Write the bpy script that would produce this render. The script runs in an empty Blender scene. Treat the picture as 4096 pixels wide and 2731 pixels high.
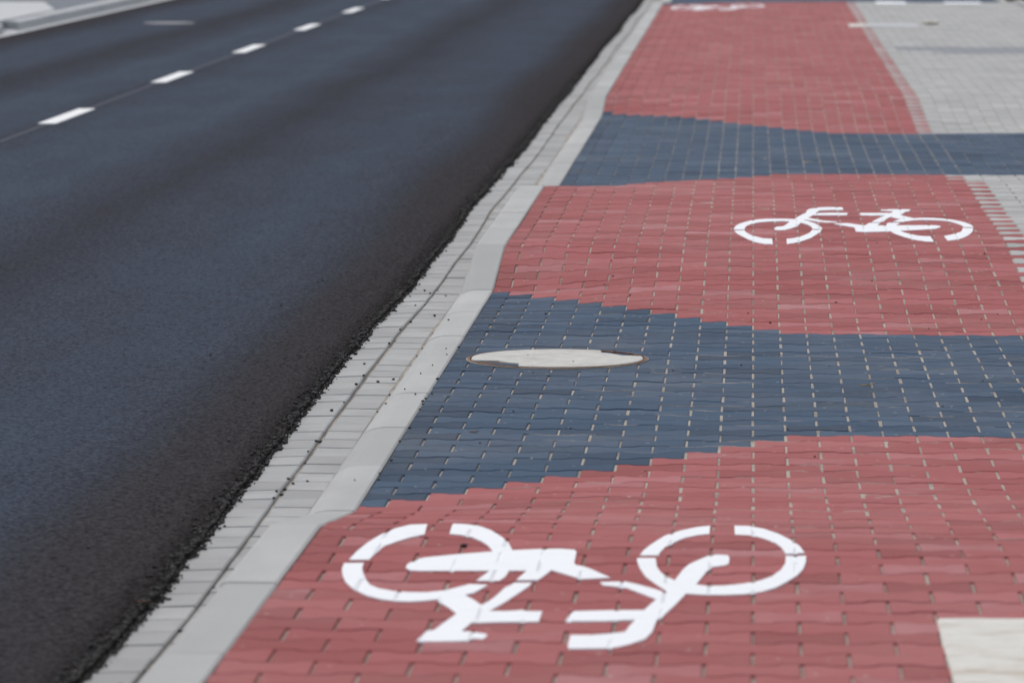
import bpy, bmesh, math, random
import numpy as np
from mathutils import Vector, noise

SC = bpy.context.scene
COL = SC.collection
R = math.radians
rng = np.random.default_rng(11)
random.seed(5)

# ------------------------------------------------------------------ terrain
XK = -1.06            # pavement side of the kerb
XKR = -1.21           # road side of the kerb
HALF = 0.0995         # half a paving block (joint included)
PITCH = 0.1427        # depth of one paving course
X0, Y0 = -0.987, 12.82 # joint lattice origin


def lerp_profile(pts, Y, smooth):
    Y = np.asarray(Y, float)
    xs = np.array([p[0] for p in pts]); zs = np.array([p[1] for p in pts])
    i = np.clip(np.searchsorted(xs, Y, side='right') - 1, 0, len(xs) - 2)
    t = np.clip((Y - xs[i]) / (xs[i + 1] - xs[i]), 0, 1)
    if smooth:
        t = t * t * (3 - 2 * t)
    return zs[i] + (zs[i + 1] - zs[i]) * t


KERB_P = [(-9, .155), (0, .155), (11.74, .155), (12.72, .058), (19.58, .05), (20.56, .16), (24.48, .16), (25.46, .035),
          (33.9, .035), (34.9, .13), (42, .15), (57.4, .19), (58.4, .07), (64, .07), (65, .17), (90, .2)]
PAVE_P = [(-9, .15), (0, .15), (11.0, .155), (13.7, .05), (17.9, .047), (21.3, .16), (24.5, .165), (27.1, .035), (31.9, .03),
          (35.4, .13), (42, .15), (57, .2), (59, .1), (64, .1), (66, .18), (90, .2)]


def zk(Y):
    return lerp_profile(KERB_P, Y, False)


def zp(X, Y):
    X = np.asarray(X, float); Y = np.asarray(Y, float)
    w = np.clip((X - XK) / 0.85, 0, 1); w = w * w * (3 - 2 * w)
    wob = 0.0022 * np.sin(1.9 * X + 2.3 * Y) + 0.002 * np.sin(3.1 * X - 1.37 * Y + 1)
    return (zk(Y) - .003) * (1 - w) + lerp_profile(PAVE_P, Y, True) * w + wob


def zp1(x, y):
    return float(zp(x, y))


def gut_dx(Y):
    return 0.008 * np.sin(Y * .62 + 1) + .004 * np.sin(Y * 1.7) + .0015 * np.sin(Y * 3.9 + 2)


def gut_dz(Y):
    return 0.006 * np.sin(Y * .8 + .3) + .003 * np.sin(Y * 2.1)


# ------------------------------------------------------------------ materials
def new_mat(name):
    m = bpy.data.materials.new(name); m.use_nodes = True
    nt = m.node_tree
    b = nt.nodes.get('Principled BSDF')
    return m, nt, b


class NB:
    """small node helper"""
    def __init__(s, nt):
        s.nt = nt; s.co = s.n('ShaderNodeTexCoord').outputs['Object']

    def n(s, t, **kw):
        nd = s.nt.nodes.new(t)
        for k, v in kw.items():
            setattr(nd, k, v)
        return nd

    def link(s, a, b):
        s.nt.links.new(a, b)

    def mapping(s, scale, loc=(0, 0, 0)):
        m = s.n('ShaderNodeMapping'); m.inputs['Scale'].default_value = scale; m.inputs['Location'].default_value = loc
        s.link(s.co, m.inputs['Vector']); return m.outputs['Vector']

    def noise(s, scale, detail=3, rough=.55, vec=None, out='Fac'):
        t = s.n('ShaderNodeTexNoise'); t.inputs['Scale'].default_value = scale
        t.inputs['Detail'].default_value = detail; t.inputs['Roughness'].default_value = rough
        s.link(vec if vec is not None else s.co, t.inputs['Vector']); return t.outputs[out]

    def voronoi(s, scale, vec=None, out='Distance', feature='F1'):
        t = s.n('ShaderNodeTexVoronoi'); t.feature = feature; t.inputs['Scale'].default_value = scale
        s.link(vec if vec is not None else s.co, t.inputs['Vector']); return t.outputs[out]

    def ramp(s, fac, stops, interp='LINEAR'):
        r = s.n('ShaderNodeValToRGB'); e = r.color_ramp.elements; r.color_ramp.interpolation = interp
        while len(e) < len(stops):
            e.new(.5)
        for el, (p, c) in zip(e, stops):
            el.position = p
            el.color = (c, c, c, 1) if isinstance(c, (int, float)) else (*c, 1)
        s.link(fac, r.inputs['Fac']); return r.outputs['Color']

    def mix(s, fac, a, b, mode='MIX'):
        m = s.n('ShaderNodeMix'); m.data_type = 'RGBA'; m.blend_type = mode
        for sock, v in ((m.inputs[0], fac), (m.inputs[6], a), (m.inputs[7], b)):
            if isinstance(v, (int, float)):
                sock.default_value = v if sock.type == 'VALUE' else (v, v, v, 1)
            elif isinstance(v, tuple):
                sock.default_value = (*v, 1)
            else:
                s.link(v, sock)
        return m.outputs[2]

    def math(s, op, a, b=0.0, c=None):
        m = s.n('ShaderNodeMath'); m.operation = op
        for i, v in enumerate((a, b) if c is None else (a, b, c)):
            if isinstance(v, (int, float)):
                m.inputs[i].default_value = v
            else:
                s.link(v, m.inputs[i])
        return m.outputs[0]

    def attr(s, name, out='Fac'):
        a = s.n('ShaderNodeAttribute'); a.attribute_name = name; return a.outputs[out]

    def bump(s, h, strength, dist):
        b = s.n('ShaderNodeBump'); b.inputs['Strength'].default_value = strength; b.inputs['Distance'].default_value = dist
        s.link(h, b.inputs['Height']); return b.outputs['Normal']


def block_mat(name, dark, mid, light, pale, pale_amt, rough=.85, fleck=.6, spec=.10):
    m, nt, b = new_mat(name); k = NB(nt)
    tone = k.attr('tone')
    c = k.ramp(tone, [(0, dark), (.5, mid), (1, light)])
    # cement bloom: pale clouds that cover part of some blocks
    bl = k.noise(3.2, 3, .6, k.mapping((1, 1.6, 1)))
    bl = k.math('ADD', k.math('MULTIPLY', bl, .75), k.math('MULTIPLY', k.attr('bloom'), .42))
    c = k.mix(k.math('MULTIPLY', k.ramp(bl, [(.52, 0), (.86, 1)]), pale_amt), c, pale)
    # blotchy fine colour
    c = k.mix(k.math('MULTIPLY', k.ramp(k.noise(38, 4, .7), [(.3, 0), (.75, 1)]), .22), c, tuple(x * .72 for x in mid))
    sp = k.noise(420, 2, .6)
    c = k.mix(k.math('MULTIPLY', k.ramp(sp, [(.58, 0), (.72, 1)]), .30), c, light)
    c = k.mix(k.math('MULTIPLY', k.ramp(sp, [(.26, 1), (.42, 0)]), .35), c, dark)
    # dust, pale sand flecks
    fl = k.voronoi(15, k.mapping((1, 1.3, .2)))
    fl2 = k.noise(6, 2)
    f = k.math('MULTIPLY', k.ramp(fl, [(.07, 1), (.10, 0)]), k.ramp(fl2, [(.44, 0), (.58, 1)]))
    c = k.mix(k.math('MULTIPLY', f, fleck), c, (.62, .56, .5))
    # film of dust in drifts
    du = k.noise(1.3, 5, .65)
    c = k.mix(k.math('MULTIPLY', k.ramp(du, [(.45, 0), (.75, 1)]), .10), c, (.45, .42, .38))
    k.link(c, b.inputs['Base Color'])
    b.inputs['Roughness'].default_value = rough
    b.inputs['Specular IOR Level'].default_value = spec
    h = k.math('ADD', k.noise(300, 3, .7), k.math('MULTIPLY', k.noise(60, 2), .6))
    k.link(k.bump(h, .35, .0025), b.inputs['Normal'])
    return m


MAT = {}
MAT['red'] = block_mat('red_concrete', (.278, .076, .075), (.352, .101, .101), (.405, .130, .131), (.52, .29, .30), .50)
MAT['blue'] = block_mat('graphite_concrete', (.031, .052, .086), (.043, .076, .126), (.060, .098, .154), (.12, .16, .22), .45, rough=.82)
MAT['grey'] = block_mat('grey_concrete', (.35, .348, .335), (.415, .412, .40), (.475, .472, .46), (.55, .55, .54), .4, fleck=.1)
MAT['band'] = block_mat('slate_concrete', (.24, .25, .27), (.275, .285, .305), (.31, .32, .335), (.4, .4, .41), .3, fleck=.1)


def sand_mat():
    m, nt, b = new_mat('jointing_sand'); k = NB(nt)
    c = k.ramp(k.noise(330, 3, .7), [(.3, (.24, .205, .17)), (.5, (.42, .372, .315)), (.72, (.60, .55, .485))])
    c = k.mix(k.math('MULTIPLY', k.ramp(k.noise(4.0, 3), [(.42, 0), (.62, 1)]), .65), c, (.17, .145, .125))
    k.link(c, b.inputs['Base Color']); b.inputs['Roughness'].default_value = .95; b.inputs['Specular IOR Level'].default_value = .1
    k.link(k.bump(k.noise(260, 3, .7), .6, .003), b.inputs['Normal'])
    return m


MAT['sand'] = sand_mat()


def concrete_mat(name, a, c2, stain, stain_amt=.3, tone_amt=.25, grain=.4, rough=.82, streak=1.0, scale=1.0):
    m, nt, b = new_mat(name); k = NB(nt)
    c = k.ramp(k.noise(5.5 * scale, 5, .62, k.mapping((1, streak, 1))), [(.28, a), (.7, c2)])
    c = k.mix(k.math('MULTIPLY', k.ramp(k.noise(2.1 * scale, 4, .7, k.mapping((1, streak, 1), (3, 5, 1))), [(.5, 0), (.72, 1)]), stain_amt), c, stain)
    c = k.mix(k.math('MULTIPLY', k.attr('tone'), tone_amt), c, tuple(x * .82 for x in a))
    g = k.noise(380, 3, .7)
    c = k.mix(k.math('MULTIPLY', k.ramp(g, [(.3, 1), (.46, 0)]), grain), c, tuple(x * .6 for x in a))
    pit = k.voronoi(75)
    c = k.mix(k.math('MULTIPLY', k.ramp(pit, [(.045, 1), (.075, 0)]), .55), c, tuple(x * .35 for x in a))
    k.link(c, b.inputs['Base Color'])
    b.inputs['Roughness'].default_value = rough; b.inputs['Specular IOR Level'].default_value = .3
    k.link(k.bump(k.math('ADD', g, k.noise(40, 3)), .3, .002), b.inputs['Normal'])
    return m


MAT['kerb'] = concrete_mat('kerb_concrete', (.40, .40, .39), (.47, .47, .46), (.30, .305, .31), .5, .7, .55, streak=.35)
MAT['sett'] = concrete_mat('sett_concrete', (.345, .345, .34), (.43, .43, .42), (.25, .25, .245), .5, .8, .6)
MAT['cover_concrete'] = concrete_mat('pale_concrete', (.45, .44, .405), (.60, .59, .555), (.36, .33, .28), .65, 0, .8, scale=3.0)
MAT['slab_concrete'] = concrete_mat('cream_concrete', (.58, .56, .51), (.70, .68, .63), (.42, .33, .24), .9, 0, .3, streak=2.2, scale=2.6)
MAT['far_concrete'] = concrete_mat('verge_concrete', (.44, .45, .46), (.52, .53, .54), (.36, .36, .37), .4, .2, .2)
MAT['far_pale'] = concrete_mat('worn_pale_concrete', (.46, .47, .48), (.52, .53, .54), (.42, .42, .42), .3, 0, .2)


def asphalt_mat():
    m, nt, b = new_mat('asphalt'); k = NB(nt)
    sx = k.n('ShaderNodeSeparateXYZ'); k.link(k.co, sx.inputs[0])
    wav = k.noise(.10, 2, .5, k.mapping((3, 1, 1)))
    x = k.math('ADD', sx.outputs['X'], k.math('MULTIPLY', k.math('SUBTRACT', wav, .5), .55))
    t = k.math('DIVIDE', k.math('ADD', x, 8.0), 6.6)          # 0 at far kerb, 1 at near gutter
    # roller / wheel bands across the lanes: 1 = polished, 0 = open dull texture
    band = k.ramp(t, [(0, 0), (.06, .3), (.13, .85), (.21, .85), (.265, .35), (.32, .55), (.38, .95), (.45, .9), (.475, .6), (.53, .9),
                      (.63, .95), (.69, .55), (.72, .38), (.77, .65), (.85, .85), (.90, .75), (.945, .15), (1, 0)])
    patch = k.noise(.9, 4, .6, k.mapping((2.5, .5, 1)))
    band = k.math('MULTIPLY', band, k.math('ADD', .65, k.math('MULTIPLY', patch, .7)))
    band = k.math('MINIMUM', band, 1.0)
    g = k.math('ADD', k.math('MULTIPLY', k.noise(125, 3, .75), .55), k.math('MULTIPLY', k.noise(58, 2, .6), .45))
    v = k.voronoi(105)
    c = k.mix(band, (.0225, .0200, .0205), (.019, .026, .041))  # bluish end paints the sky sheen of the polished bands into the colour
    c = k.mix(k.ramp(g, [(.40, 0), (.60, 1)]), c, k.mix(band, (.070, .062, .062), (.073, .096, .138)))  # lighter grains carry the same painted blue sheen
    c = k.mix(k.math('MULTIPLY', k.ramp(k.noise(95, 2, .8, k.mapping((1, 1, 1), (7, 3, 1))), [(.27, 1), (.40, 0)]), .85), c, (.010, .009, .009))
    # black open edge where the mat was raked by hand
    ed = k.math('MULTIPLY', k.math('ADD', sx.outputs['X'], 1.56), 11.0)
    ed = k.math('MINIMUM', k.math('MAXIMUM', ed, 0.0), 1.0)
    c = k.mix(k.math('MULTIPLY', ed, .75), c, k.mix(k.ramp(g, [(.4, 0), (.7, 1)]), (.009, .008, .008), (.04, .037, .035)))
    # rare pale stones
    rs = k.voronoi(55, k.mapping((1, 1, 1), (2, 9, 0)))
    c = k.mix(k.math('MULTIPLY', k.ramp(rs, [(.035, 1), (.05, 0)]), .6), c, (.33, .29, .22))
    # pale dusty construction joint between the lanes
    d = k.math('ABSOLUTE', k.math('ADD', sx.outputs['X'], k.math('MULTIPLY_ADD', sx.outputs['Y'], 0.0038, 4.760)))
    c = k.mix(k.math('MULTIPLY', k.ramp(d, [(.006, 1), (.020, 0)]), .34), c, (.26, .255, .27))
    k.link(c, b.inputs['Base Color'])
    rr = k.math('SUBTRACT', .90, k.math('MULTIPLY', band, .26))
    k.link(rr, b.inputs['Roughness'])
    k.link(k.math('MULTIPLY', band, .007), b.inputs['Specular IOR Level'])
    h = k.math('ADD', k.math('MULTIPLY', g, 1.0), k.math('MULTIPLY', v, -.6))
    k.link(k.bump(h, .55, .006), b.inputs['Normal'])
    return m


MAT['asphalt'] = asphalt_mat()


def simple(name, stops, scale, rough=.9, bump=.4, dist=.003, spec=.3, metal=0.0):
    m, nt, b = new_mat(name); k = NB(nt)
    g = k.noise(scale, 4, .7)
    k.link(k.ramp(g, stops), b.inputs['Base Color'])
    b.inputs['Roughness'].default_value = rough; b.inputs['Specular IOR Level'].default_value = spec
    b.inputs['Metallic'].default_value = metal
    k.link(k.bump(g, bump, dist), b.inputs['Normal'])
    return m


MAT['crumb'] = simple('bitumen_crumb', [(.3, (.008, .007, .007)), (.7, (.03, .028, .028))], 200, .7)
MAT['grit'] = simple('asphalt_grit', [(.25, (.007, .006, .006)), (.6, (.018, .0165, .016)), (.8, (.042, .038, .036))], 120, .75)
MAT['rust'] = simple('rusty_steel', [(.3, (.06, .022, .012)), (.5, (.16, .06, .028)), (.72, (.30, .20, .13))], 22, .8, .5, .002)
MAT['recess'] = simple('recess_dirt', [(.3, (.075, .028, .014)), (.55, (.15, .075, .045)), (.8, (.26, .21, .17))], 26, .9)
MAT['iron'] = simple('worn_iron', [(.3, (.17, .165, .18)), (.7, (.25, .235, .245))], 60, .6)
MAT['leaf'] = simple('dry_leaf', [(.3, (.10, .035, .02)), (.7, (.22, .08, .04))], 90, .8)
MAT['straw'] = simple('straw', [(.3, (.45, .36, .2)), (.7, (.6, .52, .34))], 60, .8)
MAT['beige'] = simple('beige_stone', [(.3, (.62, .58, .50)), (.7, (.74, .70, .62))], 40, .9)
MAT['soil'] = simple('verge_soil', [(.3, (.022, .030, .014)), (.7, (.055, .065, .03))], 8, .95)
MAT['grass'] = simple('grass_blades', [(.3, (.025, .055, .012)), (.7, (.07, .12, .03))], 5, .8)
MAT['footway'] = concrete_mat('far_asphalt', (.105, .125, .15), (.135, .155, .185), (.09, .10, .12), .4, 0, .3)


def paint_mat(name, base, worn, amt):
    m, nt, b = new_mat(name); k = NB(nt)
    c = k.mix(k.math('MULTIPLY', k.ramp(k.noise(9, 5, .7, k.mapping((1, 2.2, 1))), [(.5, 0), (.8, 1)]), amt), base, worn)
    c = k.mix(k.math('MULTIPLY', k.ramp(k.noise(160, 3, .7), [(.30, 1), (.40, 0)]), .25), c, worn)
    k.link(c, b.inputs['Base Color'])
    b.inputs['Roughness'].default_value = .55; b.inputs['Specular IOR Level'].default_value = .4
    k.link(k.bump(k.noise(220, 3, .7), .25, .0015), b.inputs['Normal'])
    return m


MAT['paint'] = paint_mat('white_road_paint', (.80, .81, .83), (.66, .67, .72), .55)
MAT['paint_joint'] = paint_mat('thin_road_paint', (.60, .59, .63), (.46, .44, .48), .8)
MAT['dash'] = paint_mat('white_lane_paint', (.74, .745, .74), (.58, .58, .58), .6)


# ------------------------------------------------------------------ mesh helpers
def mesh_np(name, verts, loops, starts, totals, mat, attrs=None, parent=None, smooth=False, mats=None, mat_idx=None):
    me = bpy.data.meshes.new(name)
    verts = np.asarray(verts, np.float32)
    me.vertices.add(len(verts)); me.vertices.foreach_set('co', verts.ravel())
    me.loops.add(len(loops)); me.loops.foreach_set('vertex_index', np.asarray(loops, np.int32))
    me.polygons.add(len(starts)); me.polygons.foreach_set('loop_start', np.asarray(starts, np.int32))
    me.polygons.foreach_set('loop_total', np.asarray(totals, np.int32))
    for m in (mats or [mat]):
        me.materials.append(m)
    if mat_idx is not None:
        me.polygons.foreach_set('material_index', np.asarray(mat_idx, np.int32))
    me.update(calc_edges=True); me.validate()
    for an, av in (attrs or {}).items():
        a = me.attributes.new(an, 'FLOAT', 'POINT'); a.data.foreach_set('value', np.asarray(av, np.float32))
    me.polygons.foreach_set('use_smooth', np.full(len(starts), smooth, bool))
    o = bpy.data.objects.new(name, me); COL.objects.link(o)
    if parent:
        o.parent = parent
    return o


class PB:
    """polygon buffer"""
    def __init__(s):
        s.v = []; s.f = []; s.tone = []; s.bloom = []

    def add(s, vs, fs, tone=.5, bloom=0.):
        o = len(s.v); s.v.extend(vs); s.f.extend([tuple(i + o for i in f) for f in fs])
        s.tone.extend([tone] * len(vs)); s.bloom.extend([bloom] * len(vs))

    def build(s, name, mat, parent=None, smooth=False, mats=None, mat_idx=None):
        loops = [i for f in s.f for i in f]; tot = [len(f) for f in s.f]
        st = np.concatenate([[0], np.cumsum(tot)[:-1]])
        return mesh_np(name, s.v, loops, st, tot, mat, {'tone': s.tone, 'bloom': s.bloom}, parent, smooth, mats, mat_idx)


def grid(name, xs, ys, zfun, mat, parent=None, smooth=True, tone=0.):
    X, Y = np.meshgrid(xs, ys)
    Z = zfun(X, Y)
    V = np.stack([X, Y, Z], -1).reshape(-1, 3)
    nx, ny = len(xs), len(ys)
    i = (np.arange(ny - 1)[:, None] * nx + np.arange(nx - 1)[None, :]).ravel()
    q = np.stack([i, i + 1, i + 1 + nx, i + nx], 1)
    return mesh_np(name, V, q.ravel(), np.arange(len(q)) * 4, np.full(len(q), 4), mat, {'tone': np.full(len(V), tone)}, parent, smooth)


def structure(o):
    o['kind'] = 'structure'; return o


def tag(o, label, cat, group=None):
    o['label'] = label; o['category'] = cat
    if group:
        o['group'] = group
    return o


def empty(name, loc):
    o = bpy.data.objects.new(name, None); COL.objects.link(o); o.location = loc; o.empty_display_size = .1
    return o


def inset(poly, d):
    """inset a closed CCW outline by d along averaged edge normals"""
    n = len(poly); out = []
    for i in range(n):
        ax, ay = poly[i - 1]; bx, by = poly[i]; cx, cy = poly[(i + 1) % n]
        e1 = (bx - ax, by - ay); e2 = (cx - bx, cy - by)
        l1 = math.hypot(*e1) or 1e-9; l2 = math.hypot(*e2) or 1e-9
        n1 = (-e1[1] / l1, e1[0] / l1); n2 = (-e2[1] / l2, e2[0] / l2)
        bxn, byn = n1[0] + n2[0], n1[1] + n2[1]
        dd = bxn * n1[0] + byn * n1[1]
        k = d / max(dd, .5)
        out.append((bx + bxn * k, by + byn * k))
    return out


def clip_left(poly, x0):
    """keep the part of the outline with x >= x0"""
    out = []
    for i in range(len(poly)):
        a, b = poly[i - 1], poly[i]
        ia, ib = a[0] >= x0, b[0] >= x0
        if ia != ib:
            t = (x0 - a[0]) / (b[0] - a[0]); out.append((x0, a[1] + t * (b[1] - a[1])))
        if ib:
            out.append(b)
    return out


# ------------------------------------------------------------------ paving blocks
HW, WW = PITCH / 2 + .0115, PITCH / 2 - .0115       # half depth at the heads and at the waist
JX, JY = .0029, .0020                               # half joint widths


def block_outline(fine):
    L = HALF - JX
    if fine:
        xs = [(-L, HW), (-.067, HW), (-.058, HW - .0025), (-.042, WW + .0025), (-.033, WW), (.033, WW), (.042, WW + .0025), (.058, HW - .0025), (.067, HW), (L, HW)]
    else:
        xs = [(-L, HW), (-.064, HW), (-.036, WW), (.036, WW), (.064, HW), (L, HW)]
    top = [(x, h - JY) for x, h in xs]
    return [(x, -h) for x, h in top] + [(x, h) for x, h in reversed(top)]


def zone(r, cx, right_edge):
    """colour of the block whose centre is cx in course r"""
    idx = (cx - X0) / HALF          # lattice coordinate
    blue = False
    if 0 <= r <= 46:
        if r < 12: blue = idx < r
        elif r < 35: blue = True
        else: blue = idx < 46 - r
    elif 90 <= r <= 148:
        if r < 102: blue = idx < r - 90
        elif r < 133: blue = True
        else: blue = idx < 148 - r
    elif 304 <= r <= 360:
        blue = idx < (r - 304) * 2 or r >= 310
    if blue:
        return 'blue'
    if right_edge <= X0 + HALF * 22.1:
        return 'red'
    y = Y0 + (r + .5) * PITCH
    if 42.3 < y < 44.1 and cx > 1.45 + .25 * math.sin(y * 3):
        return 'band'
    return 'grey'


MH = (-.682, 16.79, .318)            # manhole
SLAB = (.405, 9.05, .96, 10.28)      # pale cover in the red paving
SLAB2 = (.985, 48.55, 1.68, 49.75)   # far pale cover
bufs = {k: PB() for k in ('red', 'blue', 'grey', 'band')}
FINE, COARSE = block_outline(True), block_outline(False)
for r in range(-31, 360):
    yc = Y0 + (r + .5) * PITCH
    if yc > 64: break
    off = X0 + HALF * (r % 2)
    k0 = math.floor((XK - off) / (2 * HALF))
    for k in range(k0, 40):
        xl = off + 2 * HALF * k; cx = xl + HALF
        if cx - HALF > 3.09: break
        if cx + HALF < XK - .03: continue
        if yc < 10.4 and cx > 2.2: break
        if math.hypot(cx - MH[0], yc - MH[1]) < MH[2] - .13: continue
        if SLAB[0] + .10 < cx < SLAB[2] - .1 and SLAB[1] + .1 < yc < SLAB[3] - .08: continue
        zn = zone(r, max(cx, (XK + cx + HALF) / 2) if cx - HALF < XK else cx, xl + 2 * HALF)
        poly = FINE if yc < 26 else COARSE
        ja, jx, jy = rng.normal(0, .0030), rng.normal(0, .0008), rng.normal(0, .0008)
        poly = [(cx + jx + x - ja * y, yc + jy + y + ja * x) for x, y in poly]
        edge = False
        if cx - HALF < XK:
            poly = clip_left(poly, XK + .003 - .030 * min(max((11.9 - yc) / 2.4, 0), 2)); edge = True
        if cx + HALF > 3.095:
            poly = [(min(x, 3.095), y) for x, y in poly]
        # near outline pieces that would poke through the covers
        if len(poly) < 4: continue
        inn = inset(poly, .0050); sho = inset(poly, .0018)
        tz, tx, ty = rng.normal(0, .0006), rng.normal(0, .003), rng.normal(0, .003)
        f = lambda x, y, d: (x, y, zp1(x, y) + tz + tx * (x - cx) + ty * (y - yc) - d)
        n = len(poly)
        A = np.array(inn + sho + poly + poly)
        D = np.array([0.] * n + [.0010] * n + [.0036] * n + [.022] * n)
        Z = zp(A[:, 0], A[:, 1]) + tz + tx * (A[:, 0] - cx) + ty * (A[:, 1] - yc) - D
        vs = np.column_stack([A, Z]).tolist()
        fs = [tuple(range(n))]
        for a in (0, n, 2 * n):
            fs += [(a + i, a + n + i, a + n + (i + 1) % n, a + (i + 1) % n) for i in range(n)]
        tone = float(np.clip(rng.normal(.5, .21), 0, 1))
        if rng.random() < .05: tone = rng.choice([.0, 1.])
        if edge and rng.random() < .6: tone = 0.05
        bloom = float(rng.random() ** 5)
        bufs[zn].add(vs, fs, tone, bloom)
structure(bufs['red'].build('cycle_path', MAT['red']))
structure(bufs['blue'].build('driveway', MAT['blue']))
g = PB()
ng = len(bufs['grey'].f)
for kk in ('grey', 'band'):
    b = bufs[kk]; o = len(g.v)
    g.v += b.v; g.f += [tuple(i + o for i in f) for f in b.f]; g.tone += b.tone; g.bloom += b.bloom
structure(g.build('footpath', MAT['grey'], mats=[MAT['grey'], MAT['band']], mat_idx=[0] * ng + [1] * (len(g.f) - ng)))

# sand bed that fills the joints
def bed(X, Y):
    n = np.sin(X * 2.1 + Y * .9) * np.sin(Y * 1.3 - X * 1.1 + 2) + .6 * np.sin(X * 9.7 + 1.7 * Y) * np.sin(Y * 7.3)
    fine = rng.normal(0, .0004, X.shape)
    well = np.clip((Y - 11.2) / 1.4, 0, 1) * np.clip((X + 1.15) / .9, 0.0, 1)
    return zp(X, Y) - .0063 + .0039 * well + .0004 * n + fine - .0022 * (X > 1.25)
ys = np.concatenate([np.arange(8.3, 26, .025), np.arange(26, 64.2, .12)])
structure(grid('sand_bed', np.arange(XK + .001, 3.1, .03), ys, bed, MAT['sand'], smooth=False))

# sand swept into some of the cross joints
pb = PB()
pick = random.Random(21)
for n in range(120):
    r = pick.choice([pick.randint(-9, 4), pick.randint(4, 33), pick.randint(10, 34), pick.randint(36, 50)])
    xa = pick.uniform(-.75, 1.5)
    ln = pick.choice([.06, .1, .1, .2, .3])
    yb = Y0 + r * PITCH
    pts = []
    for j in range(int(ln / .012) + 2):
        x = xa + j * .012
        # height of the wavy edge between course r-1 and course r
        u = ((x - X0) / HALF - (r % 2)) % 2 - 1          # 0 at the middle of a block of course r
        au = abs(u) * HALF
        t = min(max((au - .033) / .034, 0), 1)
        y = yb + (.0115 - .023 * (t * t * (3 - 2 * t)))
        pts.append((x, y))
    w0 = pick.uniform(.0018, .0040)
    vs = []
    for j, (x, y) in enumerate(pts):
        w = w0 * (.25 + .75 * math.sin(math.pi * (j + .3) / (len(pts) - .4))) * pick.uniform(.5, 1.15)
        vs += [(x, y - w, zp1(x, y) - .0008), (x, y + w, zp1(x, y) - .0002)]
    pb.add(vs, [(2 * j, 2 * j + 2, 2 * j + 3, 2 * j + 1) for j in range(len(pts) - 1)])
structure(pb.build('sand_seam', MAT['sand']))

# ------------------------------------------------------------------ kerb and gutter
pb = PB()
for k in range(-12, 62):
    ya, yb = 11.74 + .98 * k, 11.74 + .98 * (k + 1)
    g1 = .0022
    ramp = abs(float(zk(ya + .01)) - float(zk(yb - .01))) > .03
    tone = float(np.clip(rng.normal(.35, .25), 0, 1))
    if ramp: tone = .9
    dz, dx = rng.normal(0, .0012), rng.normal(0, .0018)
    secs = []
    tt = [0, .004, .2, .4, .6, .8, .996, 1]
    nn = len(tt)
    for j in range(nn):
        y = ya + g1 + (yb - ya - 2 * g1) * tt[j]
        zt = float(zk(y)) + dz
        low = float(np.clip((.13 - zt) / .07, 0, 1))
        bend = -.030 * float(np.clip((11.9 - y) / 2.4, 0, 2))
        xr, xp = XKR + dx + bend, XK + dx * .3 + bend
        e = .0035 if j in (0, nn - 1) else 0
        hi_p = [(0, .12), (.018, .020), (.021, .008), (.026, .002), (.034, 0)]     # chamfered upright face
        lo_p = [(0, .05), (.006, .032), (.020, .017), (.042, .007), (.068, .001)]  # broad rounded nose
        ring = [(xr, y, -.1)]
        for (hx, hz), (lx, lz) in zip(hi_p, lo_p):
            ring.append((xr + hx + (lx - hx) * low + e * .5, y, zt - (hz + (lz - hz) * low) - e))
        ring += [(xr + .088, y, zt - e), (xp - .006, y, zt - e), (xp, y, zt - .005 - e), (xp, y, -.1)]
        secs.append(ring)
    m = len(secs[0])
    vs = [p for s in secs for p in s]
    fs = []
    for j in range(nn - 1):
        fs += [(j * m + i, j * m + i + 1, (j + 1) * m + i + 1, (j + 1) * m + i) for i in range(m - 1)]
    fs += [tuple(range(m - 1, -1, -1)), tuple((nn - 1) * m + i for i in range(m))]
    pb.add(vs, fs, tone)
kerb = structure(pb.build('kerb', MAT['kerb']))

pb = PB()
L = .2
for row in range(2):
    y = 6.0 + (.07 if row else 0)
    while y < 66:
        ln = L
        ya, yb = y + .0035, y + ln - .0035
        y += ln
        if row == 0: xa, xb, zt = -1.468, -1.3435, .001
        else: xa, xb, zt = -1.3385, -1.2235, -.006
        zt += rng.normal(0, .0009)
        tilt = rng.normal(0, .006) + (.03 if row == 0 else -.01)
        rot = rng.normal(0, .006)
        xm = (xa + xb) / 2
        bev = .004
        def P(x, yy, d):
            dxx = float(gut_dx(yy)) * (.75 if row == 0 else .35)
            return (x + dxx - rot * (yy - (ya + yb) / 2), yy + rot * (x - xm), zt + float(gut_dz(yy)) + tilt * (x - xm) - d)
        A = [(xa, ya), (xb, ya), (xb, yb), (xa, yb)]
        B = [(xa + bev, ya + bev), (xb - bev, ya + bev), (xb - bev, yb - bev), (xa + bev, yb - bev)]
        vs = [P(*q, 0) for q in B] + [P(*q, bev) for q in A] + [P(*q, .05) for q in A]
        fs = [(0, 1, 2, 3)] + [(a + i, a + 4 + i, a + 4 + (i + 1) % 4, a + (i + 1) % 4) for a in (0, 4) for i in range(4)]
        pb.add(vs, fs, float(np.clip(rng.normal(.4, .3), 0, 1)))
structure(pb.build('gutter', MAT['sett']))
structure(grid('gutter_bed', np.array([-1.5, -1.42, -1.354, -1.348, -1.336, -1.30, -1.25, -1.19]), np.arange(6, 66, .03),
               lambda X, Y: gut_dz(Y) - np.where(X < -1.351, .0080, .0090) + rng.normal(0, .0008, X.shape), MAT['sand'], smooth=False))

# ------------------------------------------------------------------ road
def nz(x, y, s, o=0.):
    return noise.noise(Vector((x * s + o, y * s - o, o)))

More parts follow.
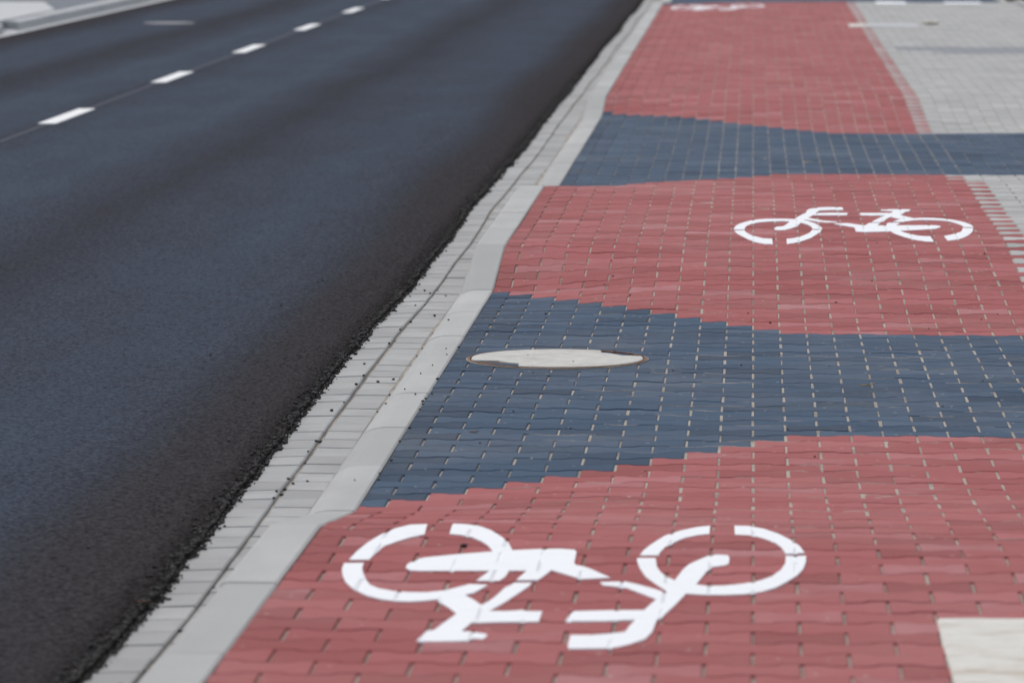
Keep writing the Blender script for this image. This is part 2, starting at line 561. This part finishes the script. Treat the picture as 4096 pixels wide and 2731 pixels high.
NX = 46
ysr = np.concatenate([np.arange(6.0, 24, .016), np.arange(24, 40, .05), np.arange(40, 70, .25), np.arange(70, 201, 5.)])
us = np.concatenate([[-8.0, -7, -6, -5, -4, -3, -2.4], np.linspace(-2.0, -1.70, 6), np.linspace(-1.68, -1.452, NX - 13)])
V = []
for y in ysr:
    rag = .012 * nz(0, y, 2.2, 3) + .010 * nz(0, y, 11, 7) + .007 * nz(0, y, 38, 9) + float(gut_dx(y)) * .9
    for j, u in enumerate(us):
        x = u; e = np.clip((u + 1.70) / .248, 0, 1)
        z = .012
        if u > -1.7:
            x = u + rag * e
            open_tex = e ** 1.5
            if y < 45:
                z += (.0035 + .007 * open_tex) * nz(x, y, 62, 2) + .004 * open_tex * nz(x, y, 120, 5)
            z += .004 * e * e + float(gut_dz(y)) * e
            if j == len(us) - 1: z = -.02
            elif j == len(us) - 2: z -= .004
        V.append((x, float(y), float(z)))
nx, ny = len(us), len(ysr)
i = (np.arange(ny - 1)[:, None] * nx + np.arange(nx - 1)[None, :]).ravel()
q = np.stack([i, i + 1, i + 1 + nx, i + nx], 1)
structure(mesh_np('road', V, q.ravel(), np.arange(len(q)) * 4, np.full(len(q), 4), MAT['asphalt'], None, None, True))


def lump(rad, seed, flat=.7):
    """an irregular angular little stone (unit icosahedron, jittered)"""
    t = (1 + 5 ** .5) / 2
    rr = random.Random(seed)
    vs = [(-1, t, 0), (1, t, 0), (-1, -t, 0), (1, -t, 0), (0, -1, t), (0, 1, t), (0, -1, -t), (0, 1, -t), (t, 0, -1), (t, 0, 1), (-t, 0, -1), (-t, 0, 1)]
    fs = [(0, 11, 5), (0, 5, 1), (0, 1, 7), (0, 7, 10), (0, 10, 11), (1, 5, 9), (5, 11, 4), (11, 10, 2), (10, 7, 6), (7, 1, 8),
          (3, 9, 4), (3, 4, 2), (3, 2, 6), (3, 6, 8), (3, 8, 9), (4, 9, 5), (2, 4, 11), (6, 2, 10), (8, 6, 7), (9, 8, 1)]
    sx, sy = rr.uniform(.75, 1.35), rr.uniform(.75, 1.35)
    out = []
    for v in vs:
        k = rad / 1.9 * rr.uniform(.72, 1.2)
        out.append((v[0] * k * sx, v[1] * k * sy, v[2] * k * flat))
    return out, fs


# loose grit lying along the broken asphalt edge
gp = PB()
protos = [lump(1, s) for s in range(12)]
for n in range(12000):
    y = 8.6 + 32 * (rng.random() ** 1.5)
    edge = -1.452 + .012 * nz(0, y, 2.2, 3) + .010 * nz(0, y, 11, 7) + float(gut_dx(y)) * .9
    d = abs(rng.normal(0, .022))
    x = edge - d + .006 if rng.random() < .86 else edge + abs(rng.normal(0, .009))
    rad = .0022 + .0055 * rng.random() ** 2
    vs, fs = protos[rng.integers(12)]
    a = rng.random() * 6.28; ca, sa = math.cos(a), math.sin(a)
    z = (.016 if x < edge else .002) + float(gut_dz(y)) + rad * .3
    gp.add([(x + rad * (ca * p[0] - sa * p[1]), y + rad * (sa * p[0] + ca * p[1]), z + rad * p[2]) for p in vs], fs)
o = gp.build('asphalt_grit', MAT['grit']); o['kind'] = 'stuff'; o['label'] = 'loose black grit along the ragged asphalt edge'

# ------------------------------------------------------------------ painted things
def clip_mesh(polys, zfun, cuts_x, cuts_y, lift):
    """fill the outlines, cut them along the given lines and lay them on the ground; returns bmesh"""
    bm = bmesh.new()
    for poly in polys:
        vs = [bm.verts.new((x, y, 0)) for x, y in poly]
        es = [bm.edges.new((vs[i - 1], vs[i])) for i in range(len(vs))]
        bmesh.ops.triangle_fill(bm, edges=es, use_beauty=True, use_dissolve=False, normal=(0, 0, 1))
    for ax, cuts in ((0, cuts_x), (1, cuts_y)):
        for c in cuts:
            co = (c, 0, 0) if ax == 0 else (0, c, 0); no = (1, 0, 0) if ax == 0 else (0, 1, 0)
            bmesh.ops.bisect_plane(bm, geom=bm.verts[:] + bm.edges[:] + bm.faces[:], plane_co=co, plane_no=no, dist=1e-5)
    for f in bm.faces:
        if f.normal.z < 0: f.normal_flip()
    return bm


BIKE = {
'A': "-534,225 -527,365 -513,512 -493,646 -465,765 -434,840 -394,890 -386,668 -417,610 -443,540 -468,456 -480,355 -487,228",
'C': "-332,931 -301,922 -266,865 -229,771 -197,651 -175,543 -158,400 -99,425 -48,437 -11,422 -4,383 -3,194 3,158 21,138 37,104 89,-31 23,-54 -51,79 -68,-29 -76,-72 -125,-75 -108,70 -149,68 -153,-27 -164,-87 -216,-89 -193,65 -358,54 -379,66 -391,100 -392,152 -383,204 -373,219 -371,246 -358,266 -295,317 -203,376 -218,471 -238,549 -269,635 -297,669 -326,683",
'D': "-541,170 -538,75 -528,-19 -514,-117 -495,-198 -469,-277 -445,-333 -413,-378 -378,-405 -345,-409 -317,-396 -287,-372 -275,-424 -255,-485 -231,-575 -255,-739 -265,-812 -279,-821 -292,-960 -260,-964 -216,-957 -185,-949 -180,-916 -155,-926 -148,-891 -149,-857 -169,-841 -183,-822 -206,-823 -203,-794 -191,-698 -174,-700 -141,-689 -47,-676 -46,-529 -81,-531 -89,-513 -116,-530 -163,-535 -140,-433 -114,-291 -92,-162 -88,-116 -128,-118 -135,-157 -144,-180 -160,-325 -171,-394 -184,-451 -205,-374 -230,-303 -211,-270 -186,-150 -228,-142 -250,-186 -280,-242 -316,-269 -354,-271 -394,-257 -431,-217 -454,-164 -470,-82 -484,17 -493,101 -495,176",
'E': "148,330 155,427 173,566 200,747 240,892 276,986 308,1032 308,805 278,769 248,697 224,594 205,498 194,387 192,333",
'F': "369,1044 403,1040 441,968 477,834 507,674 527,542 538,399 494,375 485,493 471,596 445,695 414,779 371,798",
'G': "541,337 539,227 532,119 517,17 496,-67 467,-166 433,-232 395,-266 352,-277 305,-276 265,-259 245,-414 220,-582 207,-642 201,-803 188,-903 156,-982 131,-1022 100,-1038 32,-1044 28,-994 29,-860 72,-858 107,-839 143,-814 150,-733 161,-639 134,-646 97,-663 10,-667 19,-526 60,-518 116,-506 177,-503 189,-417 201,-345 131,-183 91,-152 77,-147 67,-98 123,-86 153,-127 199,-205 222,-249 218,-211 197,-131 170,-17 153,117 143,243 144,282 186,284 192,136 203,52 219,-15 237,-67 252,88 265,176 289,263 313,340 334,353 356,342 360,294 359,199 350,169 320,143 308,74 295,-44 286,-126 313,-148 352,-139 390,-115 429,-70 458,-3 480,99 491,206 493,334",
}
BIKE = {k: [(int(a) / 1000, int(b) / 1000) for a, b in (q.split(',') for q in t.split())] for k, t in BIKE.items()}
PIECE = {'A': 'wheel', 'C': 'frame', 'D': 'saddle', 'E': 'wheel', 'F': 'wheel', 'G': 'handlebar'}


def bicycle(cx, cy, flip, label, coarse=False):
    s = -1 if flip else 1
    root = empty('bicycle_symbol', (cx, cy, zp1(cx, cy)))
    tag(root, label, 'road marking', 'white bicycle symbols on the cycle path')
    oz = zp1(cx, cy)
    for key, poly in BIKE.items():
        P = [(cx + s * x, cy + s * y) for x, y in poly]
        x0, x1 = min(p[0] for p in P), max(p[0] for p in P); y0, y1 = min(p[1] for p in P), max(p[1] for p in P)
        cxs, cys = [], []
        if coarse:
            cxs = list(np.arange(x0 + .1, x1, .12)); cys = list(np.arange(y0 + .1, y1, .12))
        else:
            for q in range(math.floor((x0 - X0) / HALF), math.ceil((x1 - X0) / HALF) + 1):
                xj = X0 + q * HALF
                cxs += [xj - .0062, xj - .0025, xj + .0025, xj + .0062, xj + HALF / 2]
            for q in range(math.floor((y0 - Y0) / PITCH), math.ceil((y1 - Y0) / PITCH) + 1):
                yj = Y0 + q * PITCH
                cys += [yj - .0115, yj + .0115, yj + PITCH / 2]
        bm = clip_mesh([P], zp1, [c for c in cxs if x0 < c < x1], [c for c in cys if y0 < c < y1], .002)
        worn = {}
        for f in bm.faces:
            c = f.calc_center_median()
            r = math.floor((c.y - Y0) / PITCH)
            for rr_ in (r, r - 1, r + 1):       # heads of a course reach a little into its neighbours
                yc = Y0 + (rr_ + .5) * PITCH
                if abs(c.y - yc) > HW: continue
                off = X0 + HALF * (rr_ % 2)
                k = round((c.x - off) / (2 * HALF))
                if abs(c.x - (off + 2 * HALF * k)) < .0062:
                    if (rr_, k) not in worn: worn[(rr_, k)] = random.random()
                    if worn[(rr_, k)] < .8 and not coarse and abs(c.x - (off + 2 * HALF * k)) < .0024:
                        f.material_index = 1
        for v in bm.verts:
            x, y = v.co.x, v.co.y
            z = zp1(x, y) + .0028
            # edges of the wavy courses press through the paint
            if not coarse:
                ph = (y - Y0) / PITCH
                r = math.floor(ph)
                for rr_ in (r, r - 1, r + 1):
                    yc = Y0 + (rr_ + .5) * PITCH
                    if abs(y - yc) > HW: continue
                    off = X0 + HALF * (rr_ % 2)
                    k = round((x - off) / (2 * HALF))
                    if abs(x - (off + 2 * HALF * k)) < .0026: z -= .0026
            v.co = (x - cx, y - cy, z - oz)
        # thickness of the paint film
        ext = bmesh.ops.extrude_edge_only(bm, edges=[e for e in bm.edges if e.is_boundary])
        for v in [g_ for g_ in ext['geom'] if isinstance(g_, bmesh.types.BMVert)]:
            v.co.z -= .006
        me = bpy.data.meshes.new(PIECE[key]); bm.to_mesh(me); bm.free()
        me.materials.append(MAT['paint']); me.materials.append(MAT['paint_joint'])
        ob = bpy.data.objects.new(PIECE[key], me); COL.objects.link(ob); ob.parent = root


bicycle(-.408, 10.907, False, 'largest white bicycle symbol, upside down on the red blocks before the manhole driveway')
bicycle(.462, 21.80, True, 'white bicycle symbol standing upright on red blocks between the two blue driveways')
bicycle(-.40, 55.0, False, 'small blurred white bicycle symbol at the far end of the red path beside the kerb', coarse=True)

rank = ['largest white lane dash, close to the left edge of the road view', 'second white lane dash counted from the largest one',
        'third white lane dash counted from the largest one', 'fourth white lane dash counted from the largest one',
        'fifth white lane dash, small and blurred near the top', 'tiny last lane dash cut by the top edge']
dash0 = None
for k in range(6):
    if dash0 is None:
        bm = clip_mesh([[(-.062, 0), (.062, .004), (.061, 2.08), (-.061, 2.076)]], None, [], [.55, 1.1, 1.65], 0)
        ext = bmesh.ops.extrude_edge_only(bm, edges=[e for e in bm.edges if e.is_boundary])
        for v in [g_ for g_ in ext['geom'] if isinstance(g_, bmesh.types.BMVert)]: v.co.z -= .006
        me = bpy.data.meshes.new('lane_dash'); bm.to_mesh(me); bm.free(); me.materials.append(MAT['dash'])
        dash0 = d = bpy.data.objects.new('lane_dash', me)
    else:
        d = dash0.copy()
    COL.objects.link(d)
    d.location = (-4.885 - .0038 * 6.45 * k, 33.0 + 6.45 * k, .0162); d.rotation_euler = (0, 0, .0038)
    tag(d, rank[k], 'lane marking', 'dashes of the road centre line')

for x0, x1, lab in ((1.45, 1.80, 'narrower blurred white stripe on the far footpath, nearer the red path'),
                    (2.26, 2.68, 'wider blurred white stripe on the far footpath, nearer the grass')):
    bm = clip_mesh([[(x0, 56.2), (x1, 56.2), (x1, 59.5), (x0, 59.5)]], None, [], list(np.arange(56.3, 59.4, .2)), 0)
    for v in bm.verts: v.co.z = zp1(v.co.x, v.co.y) + .006
    ext = bmesh.ops.extrude_edge_only(bm, edges=[e for e in bm.edges if e.is_boundary])
    for v in [g_ for g_ in ext['geom'] if isinstance(g_, bmesh.types.BMVert)]: v.co.z -= .01
    me = bpy.data.meshes.new('crossing_stripe'); bm.to_mesh(me); bm.free(); me.materials.append(MAT['paint'])
    d = bpy.data.objects.new('crossing_stripe', me); COL.objects.link(d)
    tag(d, lab, 'road marking', 'white stripes at the far end of the footpath')


# ------------------------------------------------------------------ manholes and covers
def ring_mesh(name, r0, r1, zt, depth, mat, parent, n=96, wob=0.):
    pb = PB(); prof = [(r0, zt - depth), (r0, zt - .001), (r0 + .002, zt), (r1 - .002, zt), (r1, zt - .001), (r1, zt - depth)]
    m = len(prof)
    vs = []
    for i_ in range(n):
        a = i_ / n * 2 * math.pi
        w = 1 + wob * nz(math.cos(a), math.sin(a), 3, 4)
        vs += [(r * w * math.cos(a), r * w * math.sin(a), z) for r, z in prof]
    fs = [(i_ * m + j, ((i_ + 1) % n) * m + j, ((i_ + 1) % n) * m + j + 1, i_ * m + j + 1) for i_ in range(n) for j in range(m - 1)]
    fs = [tuple(reversed(f)) for f in fs]
    pb.add(vs, fs, 0)
    return pb.build(name, mat, parent, smooth=False)


def disc_with_notches(name, rad, zt, mat, parent, notches, n=128):
    """lid disc whose rim is cut back at the lifting recesses"""
    pb = PB(); rim = []
    for i_ in range(n):
        a = i_ / n * 2 * math.pi; r = rad
        for (c, half, dep) in notches:
            d = abs((a - c + math.pi) % (2 * math.pi) - math.pi)
            if d < half: r = rad - dep * min(1, (half - d) / (half * .35))
        rim.append((r * math.cos(a), r * math.sin(a)))
    vs = [(0, 0, zt)] + [(x * .5, y * .5, zt) for x, y in rim] + [(x * .993, y * .993, zt) for x, y in rim] + [(x, y, zt - .0025) for x, y in rim] + [(x, y, zt - .03) for x, y in rim]
    fs = [(0, 1 + i_, 1 + (i_ + 1) % n) for i_ in range(n)]
    for t in range(3):
        fs += [(1 + t * n + i_, 1 + (t + 1) * n + i_, 1 + (t + 1) * n + (i_ + 1) % n, 1 + t * n + (i_ + 1) % n) for i_ in range(n)]
    pb.add(vs, fs, 0)
    return pb.build(name, mat, parent)


zc = zp1(MH[0], MH[1])
mh = empty('manhole', (MH[0], MH[1], zc + .003))
slope = (zp1(MH[0], MH[1] + .3) - zp1(MH[0], MH[1] - .3)) / .6
mh.rotation_euler = (math.atan(slope), 0, 0)
tag(mh, 'round manhole with pale concrete lid and rusty rim in the blue paving', 'manhole')
ring_mesh('frame', .3075, .3165, .0025, .03, MAT['rust'], mh, wob=.003)
disc_with_notches('lid', .303, .0035, MAT['cover_concrete'], mh, [(R(222), .42, .075), (R(38), .40, .06)])
pb = PB()
nseg = 96
pb.add([(0, 0, -.004)] + [(.306 * math.cos(i_ / nseg * 6.28319), .306 * math.sin(i_ / nseg * 6.28319), -.004) for i_ in range(nseg)],
       [(0, 1 + i_, 1 + (i_ + 1) % nseg) for i_ in range(nseg)], 0)
pb.build('recess', MAT['recess'], mh)
# mortar smeared round the frame
rm = ring_mesh('mortar', .3168, .322, .0003, .03, MAT['sand'], mh, wob=.03)

rmh = empty('manhole', (-6.68, 54.75, .0125))
tag(rmh, 'blurred light grey manhole in the far lane of the asphalt road', 'manhole')
ring_mesh('frame', .25, .29, .004, .02, MAT['iron'], rmh)
disc_with_notches('lid', .247, .004, MAT['iron'], rmh, [])


def cover(name, box, label, mat, seed, strips=None):
    x0, y0, x1, y1 = box
    cx, cy = (x0 + x1) / 2, (y0 + y1) / 2; cz = zp1(cx, cy)
    rr = random.Random(seed)
    pts = []
    for (ax, ay), (bx, by) in zip([(x0, y0), (x1, y0), (x1, y1), (x0, y1)], [(x1, y0), (x1, y1), (x0, y1), (x0, y0)]):
        for j in range(14):
            t = j / 14
            jit = rr.uniform(-.0035, .0035)
            pts.append((ax + (bx - ax) * t + (jit if ax == bx else 0), ay + (by - ay) * t + (jit if ay == by else 0)))
    inn = inset(pts, .006)
    z = lambda x, y: zp1(x, y) - cz
    n = len(pts)
    vs = [(x - cx, y - cy, z(x, y) + .006) for x, y in inn] + [(x - cx, y - cy, z(x, y) + .001) for x, y in pts] + [(x - cx, y - cy, z(x, y) - .05) for x, y in pts]
    fs = [tuple(range(n))] + [(a + i_, a + n + i_, a + n + (i_ + 1) % n, a + (i_ + 1) % n) for a in (0, n) for i_ in range(n)]
    pb = PB(); pb.add(vs, fs, 0)
    o = pb.build(name, mat); o.location = (cx, cy, cz)
    return tag(o, label, 'cover slab')


cover('concrete_slab', SLAB, 'cream concrete slab let into the red blocks beside the largest bicycle symbol', MAT['slab_concrete'], 3)
# far slab: white end on the red path, greyer rest on the footpath
far = empty('concrete_slab', (1.33, 49.15, zp1(1.33, 49.15)))
tag(far, 'blurred pale slab lying across the border of red path and grey footpath', 'cover slab')
for nm, xa, xb, mt in (('end_block', .985, 1.15, MAT['slab_concrete']), ('body', 1.153, 1.70, MAT['far_pale'] if 'far_pale' in MAT else MAT['kerb'])):
    pb = PB(); h = .008
    B = [(xa, 48.75), (xb, 48.75), (xb, 49.65), (xa, 49.65)]
    I = inset(B, .006); oz = far.location.z
    vs = [(x - 1.33, y - 49.15, zp1(x, y) + h - oz) for x, y in I] + [(x - 1.33, y - 49.15, zp1(x, y) + h - .006 - oz) for x, y in B] + [(x - 1.33, y - 49.15, zp1(x, y) - .03 - oz) for x, y in B]
    pb.add(vs, [(0, 1, 2, 3)] + [(a + i_, a + 4 + i_, a + 4 + (i_ + 1) % 4, a + (i_ + 1) % 4) for a in (0, 4) for i_ in range(4)], 0)
    pb.build(nm, mt, far)
vs, fs = lump(.085, 77, .3)
pb = PB(); pb.add(vs, fs, 0); st = pb.build('stone', MAT['beige']); st.location = (1.83, 49.6, zp1(1.83, 49.6) + .02)
tag(st, 'blurred beige lump on the grey footpath just right of the far pale slab', 'stone')

# ------------------------------------------------------------------ loose crumbs, leaves, straw
crumb_protos = []
for s in range(6):
    vs, fs = lump(1.0, 100 + s, .75)
    me = bpy.data.meshes.new('asphalt_crumb'); me.from_pydata(vs, [], fs); me.materials.append(MAT['crumb']); crumb_protos.append(me)
first = None


def crumb(x, y, z, rad, label):
    global first
    if first is None:
        o = first = bpy.data.objects.new('asphalt_crumb', crumb_protos[0])
    else:
        o = first.copy(); o.data = crumb_protos[random.randrange(6)]
    COL.objects.link(o)
    rad *= .72
    o.scale = (rad, rad, rad); o.location = (x, y, z + rad * .45); o.rotation_euler = (0, 0, random.random() * 6.28)
    tag(o, label, 'crumb', 'loose crumbs of asphalt')


def gz(x, y):
    return float(gut_dz(y)) + (.004 if x < -1.344 else -.006)


for n in range(46):       # in the joint between the two rows of setts and on the setts
    y = 8.9 + 12 * random.random() ** 1.2
    if n < 28:
        x = -1.341 + random.gauss(0, .006) + float(gut_dx(y)) * .6
    else:
        x = random.uniform(-1.44, -1.235)
    crumb(x, y, gz(x, y), random.uniform(.005, .0095), 'black asphalt crumb lying on or between the grey gutter setts')
for n in range(16):       # at the foot of the kerb
    y = 12.5 + 6.5 * random.random()
    crumb(-1.2165 + random.gauss(0, .004), y, float(gut_dz(y)) - .006, random.uniform(.005, .009), 'black asphalt crumb caught where gutter setts meet the lowered kerb')
for n in range(9):
    y = 12.8 + 6.5 * random.random(); x = random.uniform(-1.19, -1.075)
    crumb(x, y, float(zk(y)), random.uniform(.004, .007), 'black asphalt crumb lying on top of the lowered kerb')
for n in range(12):
    y = 13.2 + 6 * random.random()
    crumb(XK + random.uniform(0, .015), y, zp1(XK, y), random.uniform(.005, .008), 'black asphalt crumb in the seam between kerb and blue paving')
for n in range(22):
    y = random.uniform(13.4, 17.6); x = random.uniform(-.85, 1.3)
    if math.hypot(x - MH[0], y - MH[1]) < .36: continue
    crumb(x, y, zp1(x, y), random.uniform(.003, .0062), 'tiny black crumb lying on the blue paving around the manhole')
for x, y in ((-.79, 16.88), (-.62, 16.66)):
    crumb(x, y, zc + .004, .006, 'tiny black crumb lying on the pale manhole lid')
for n in range(16):
    y = random.uniform(17.9, 21); x = random.uniform(-.8, 1.4)
    crumb(x, y, zp1(x, y), random.uniform(.004, .008), 'small black crumb on the red blocks between blue driveway and bicycle symbol')
crumb(-.686, 11.37, zp1(-.686, 11.37), .0125, 'largest black crumb, on red blocks inside a wheel of the nearest bicycle symbol')
for n in range(20):
    y = 9.2 + 14 * random.random() ** 1.3; x = -1.5 - abs(random.gauss(0, .26))
    crumb(x, y, .014, random.uniform(.004, .0085), 'black crumb lying loose on the asphalt beside the gutter')


def leaf(x, y, z, ln, mat, name, label, cat, thin=.3):
    bm = bmesh.new()
    pts = [(-1, 0, .1), (-.45, thin, .16), (.2, thin * 1.1, .05), (1, .05, .22), (.3, -thin, .12), (-.4, -thin * .9, 0.03)]
    vs = [bm.verts.new((a * ln, b * ln, c * ln)) for a, b, c in pts]
    mid = [bm.verts.new((a * ln, .02 * ln, -.02 * ln)) for a in (-.4, .3)]
    bm.faces.new((vs[0], mid[0], vs[1])); bm.faces.new((vs[1], mid[0], mid[1], vs[2])); bm.faces.new((vs[2], mid[1], vs[3]))
    bm.faces.new((vs[0], vs[5], mid[0])); bm.faces.new((vs[5], vs[4], mid[1], mid[0])); bm.faces.new((vs[4], vs[3], mid[1]))
    r = bmesh.ops.extrude_face_region(bm, geom=bm.faces[:])
    for v in [g_ for g_ in r['geom'] if isinstance(g_, bmesh.types.BMVert)]: v.co.z += .0012
    me = bpy.data.meshes.new(name); bm.to_mesh(me); bm.free(); me.materials.append(mat)
    o = bpy.data.objects.new(name, me); COL.objects.link(o); o.location = (x, y, z + .002); o.rotation_euler = (0, 0, random.uniform(-.4, .4))
    return tag(o, label, cat)


leaf(-.845, 14.55, zp1(-.845, 14.55), .016, MAT['leaf'], 'dry_leaf', 'curled brown leaf on the blue paving in front of the manhole', 'leaf')
leaf(-1.455, 11.35, .014, .02, MAT['leaf'], 'dry_leaf', 'reddish brown leaf at the ragged asphalt edge beside the gutter', 'leaf')
leaf(.39, 16.0, zp1(.39, 16.0), .03, MAT['straw'], 'straw', 'pale straw stalk lying on the blue paving right of the manhole', 'straw', .06)

# spilled sand where the lowered kerb starts
sp = PB()
for n in range(900):
    a = random.random() * 6.28; q = random.random() ** .6
    x = -1.232 + .028 * q * math.cos(a); y = 12.78 + .17 * q * math.sin(a)
    if x > -1.211: continue
    rad = random.uniform(.0025, .006)
    vs, fs = protos[n % 12]
    sp.add([(x + rad * p[0], y + rad * p[1], gz(x, y) + rad * .3 + rad * p[2]) for p in vs], fs)
o = sp.build('spilled_sand', MAT['sand']); o['kind'] = 'stuff'; o['label'] = 'small spill of sand beside the kerb'

# ------------------------------------------------------------------ far side of the road, right verge
pb = PB()
for k in range(0, 70):
    ya, yb = 30 + 1.0 * k + .003, 31 + 1.0 * k - .003
    zt = .12 + rng.normal(0, .002)
    if 51.25 < (ya + yb) / 2 < 51.75 + .5: zt = .03
    ring = lambda y: [(-8.0, y, -.1), (-8.0, y, zt - .015), (-8.02, y, zt), (-8.14, y, zt), (-8.15, y, zt - .01), (-8.15, y, -.1)]
    a, b = ring(ya), ring(yb)
    m = len(a)
    pb.add(a + b, [(i_ + 1, i_, m + i_, m + i_ + 1) for i_ in range(m - 1)] + [tuple(range(m)), tuple(range(2 * m - 1, m - 1, -1))], float(rng.random()))
structure(pb.build('far_kerb', MAT['far_concrete']))
structure(grid('far_gutter', np.array([-8.0, -7.86]), np.arange(30, 100, 1.), lambda X, Y: .0175 + 0 * X, MAT['far_concrete'], smooth=False))
structure(grid('far_pavement', np.array([-30., -20, -12, -8.15]), np.arange(10, 201, 5.), lambda X, Y: .115 + 0 * X, MAT['footway'], smooth=False))
# concrete ramp behind the far kerb
pb = PB()
T = [(-8.15, 44.0), (-8.15, 55.8), (-8.75, 59.0), (-11.5, 59.4), (-11.5, 44.0)]
vs = [(x, y, .135) for x, y in T] + [(x, y, .1) for x, y in T]
pb.add(vs, [tuple(reversed(range(5)))] + [(i_, 5 + i_, 5 + (i_ + 1) % 5, (i_ + 1) % 5) for i_ in range(5)], .0)
structure(pb.build('concrete_path', MAT['far_concrete']))

pb = PB()
for k in range(0, 66):
    ya, yb = 4 + k + .003, 5 + k - .003
    vs = []
    for y in (ya, yb):
        z0 = zp1(3.09, y)
        vs += [(3.10, y, -.1), (3.10, y, z0 + .025), (3.106, y, z0 + .03), (3.174, y, z0 + .03), (3.18, y, z0 + .025), (3.18, y, -.1)]
    pb.add(vs, [(i_ + 1, i_, 6 + i_, 6 + i_ + 1) for i_ in range(5)] + [tuple(range(6)), tuple(range(11, 5, -1))], float(rng.random()))
structure(pb.build('edging_kerb', MAT['kerb']))
structure(grid('verge', np.concatenate([[3.18], np.arange(3.6, 8, .5), [12, 30.]]), np.arange(4, 201, 1.5),
               lambda X, Y: lerp_profile(PAVE_P, np.minimum(Y, 80), True) - .01 + .0 * X, MAT['soil']))
gb = PB()
for n in range(9000):
    x = 3.2 + abs(rng.normal(0, 1.2)); y = rng.uniform(20, 75); h = rng.uniform(.05, .13)
    a = rng.random() * 6.28; w = .006; z = zp1(3.1, y) - .012
    dx, dy = math.cos(a) * w, math.sin(a) * w; lx, ly = rng.normal(0, .03, 2)
    gb.add([(x - dx, y - dy, z), (x + dx, y + dy, z), (x + lx, y + ly, z + h)], [(0, 1, 2)])
o = gb.build('grass', MAT['grass']); o['kind'] = 'stuff'; o['label'] = 'short grass on the verge beyond the footpath'
structure(grid('ground', np.arange(-400, 401, 100.), np.arange(-100, 701, 100.), lambda X, Y: -.14 + 0 * X, MAT['soil']))
structure(grid('back_pavement', np.array([XK, 0, 1, 2, 3.1]), np.arange(64, 201, 3.), lambda X, Y: zp(X, Y) * 0 + lerp_profile(PAVE_P, np.minimum(Y, 80), True) - .004, MAT['grey']))

# ------------------------------------------------------------------ light, sky, camera
W = bpy.data.worlds.new('World'); SC.world = W; W.use_nodes = True
nt = W.node_tree
bg = nt.nodes['Background']
sky = nt.nodes.new('ShaderNodeTexSky'); sky.sky_type = 'NISHITA'; sky.sun_disc = False
EL, AZ = R(55), R(-22)
sky.sun_elevation = EL; sky.sun_rotation = AZ % (2 * math.pi)
sky.air_density = 1.0; sky.dust_density = 2.5; sky.ozone_density = 1.5
hs = nt.nodes.new('ShaderNodeHueSaturation'); hs.inputs['Saturation'].default_value = .38
nt.links.new(sky.outputs[0], hs.inputs['Color'])
nt.links.new(hs.outputs[0], bg.inputs['Color']); bg.inputs['Strength'].default_value = .15
sl = bpy.data.lights.new('sun', 'SUN'); sl.energy = 1.1; sl.angle = R(35); sl.color = (1, .97, .93)
so = bpy.data.objects.new('sun', sl); COL.objects.link(so)
d = Vector((math.sin(AZ) * math.cos(EL), math.cos(AZ) * math.cos(EL), math.sin(EL)))
so.rotation_euler = d.to_track_quat('Z', 'Y').to_euler(); so.location = d * 50

cam = bpy.data.cameras.new('camera'); co = bpy.data.objects.new('camera', cam); COL.objects.link(co)
cam.sensor_width = 36; cam.lens = 11000 / 2352 * 36; cam.clip_start = .5; cam.clip_end = 2000
co.location = (0, 0, 1.77)
co.rotation_euler = (R(90 - 5.62807), 0, R(2.86931))
cam.dof.use_dof = True; cam.dof.focus_distance = 16.6; cam.dof.aperture_fstop = cam.lens / 26.0; cam.dof.aperture_blades = 0
SC.camera = co
vs_ = SC.view_settings
vs_.view_transform = 'Standard'; vs_.look = 'None'; vs_.gamma = 1; vs_.use_curve_mapping = False
vs_.exposure = 0.07
SC.cycles.use_denoising = True
SC.cycles.denoising_prefilter = 'ACCURATE'; SC.cycles.denoising_input_passes = 'RGB_ALBEDO_NORMAL'
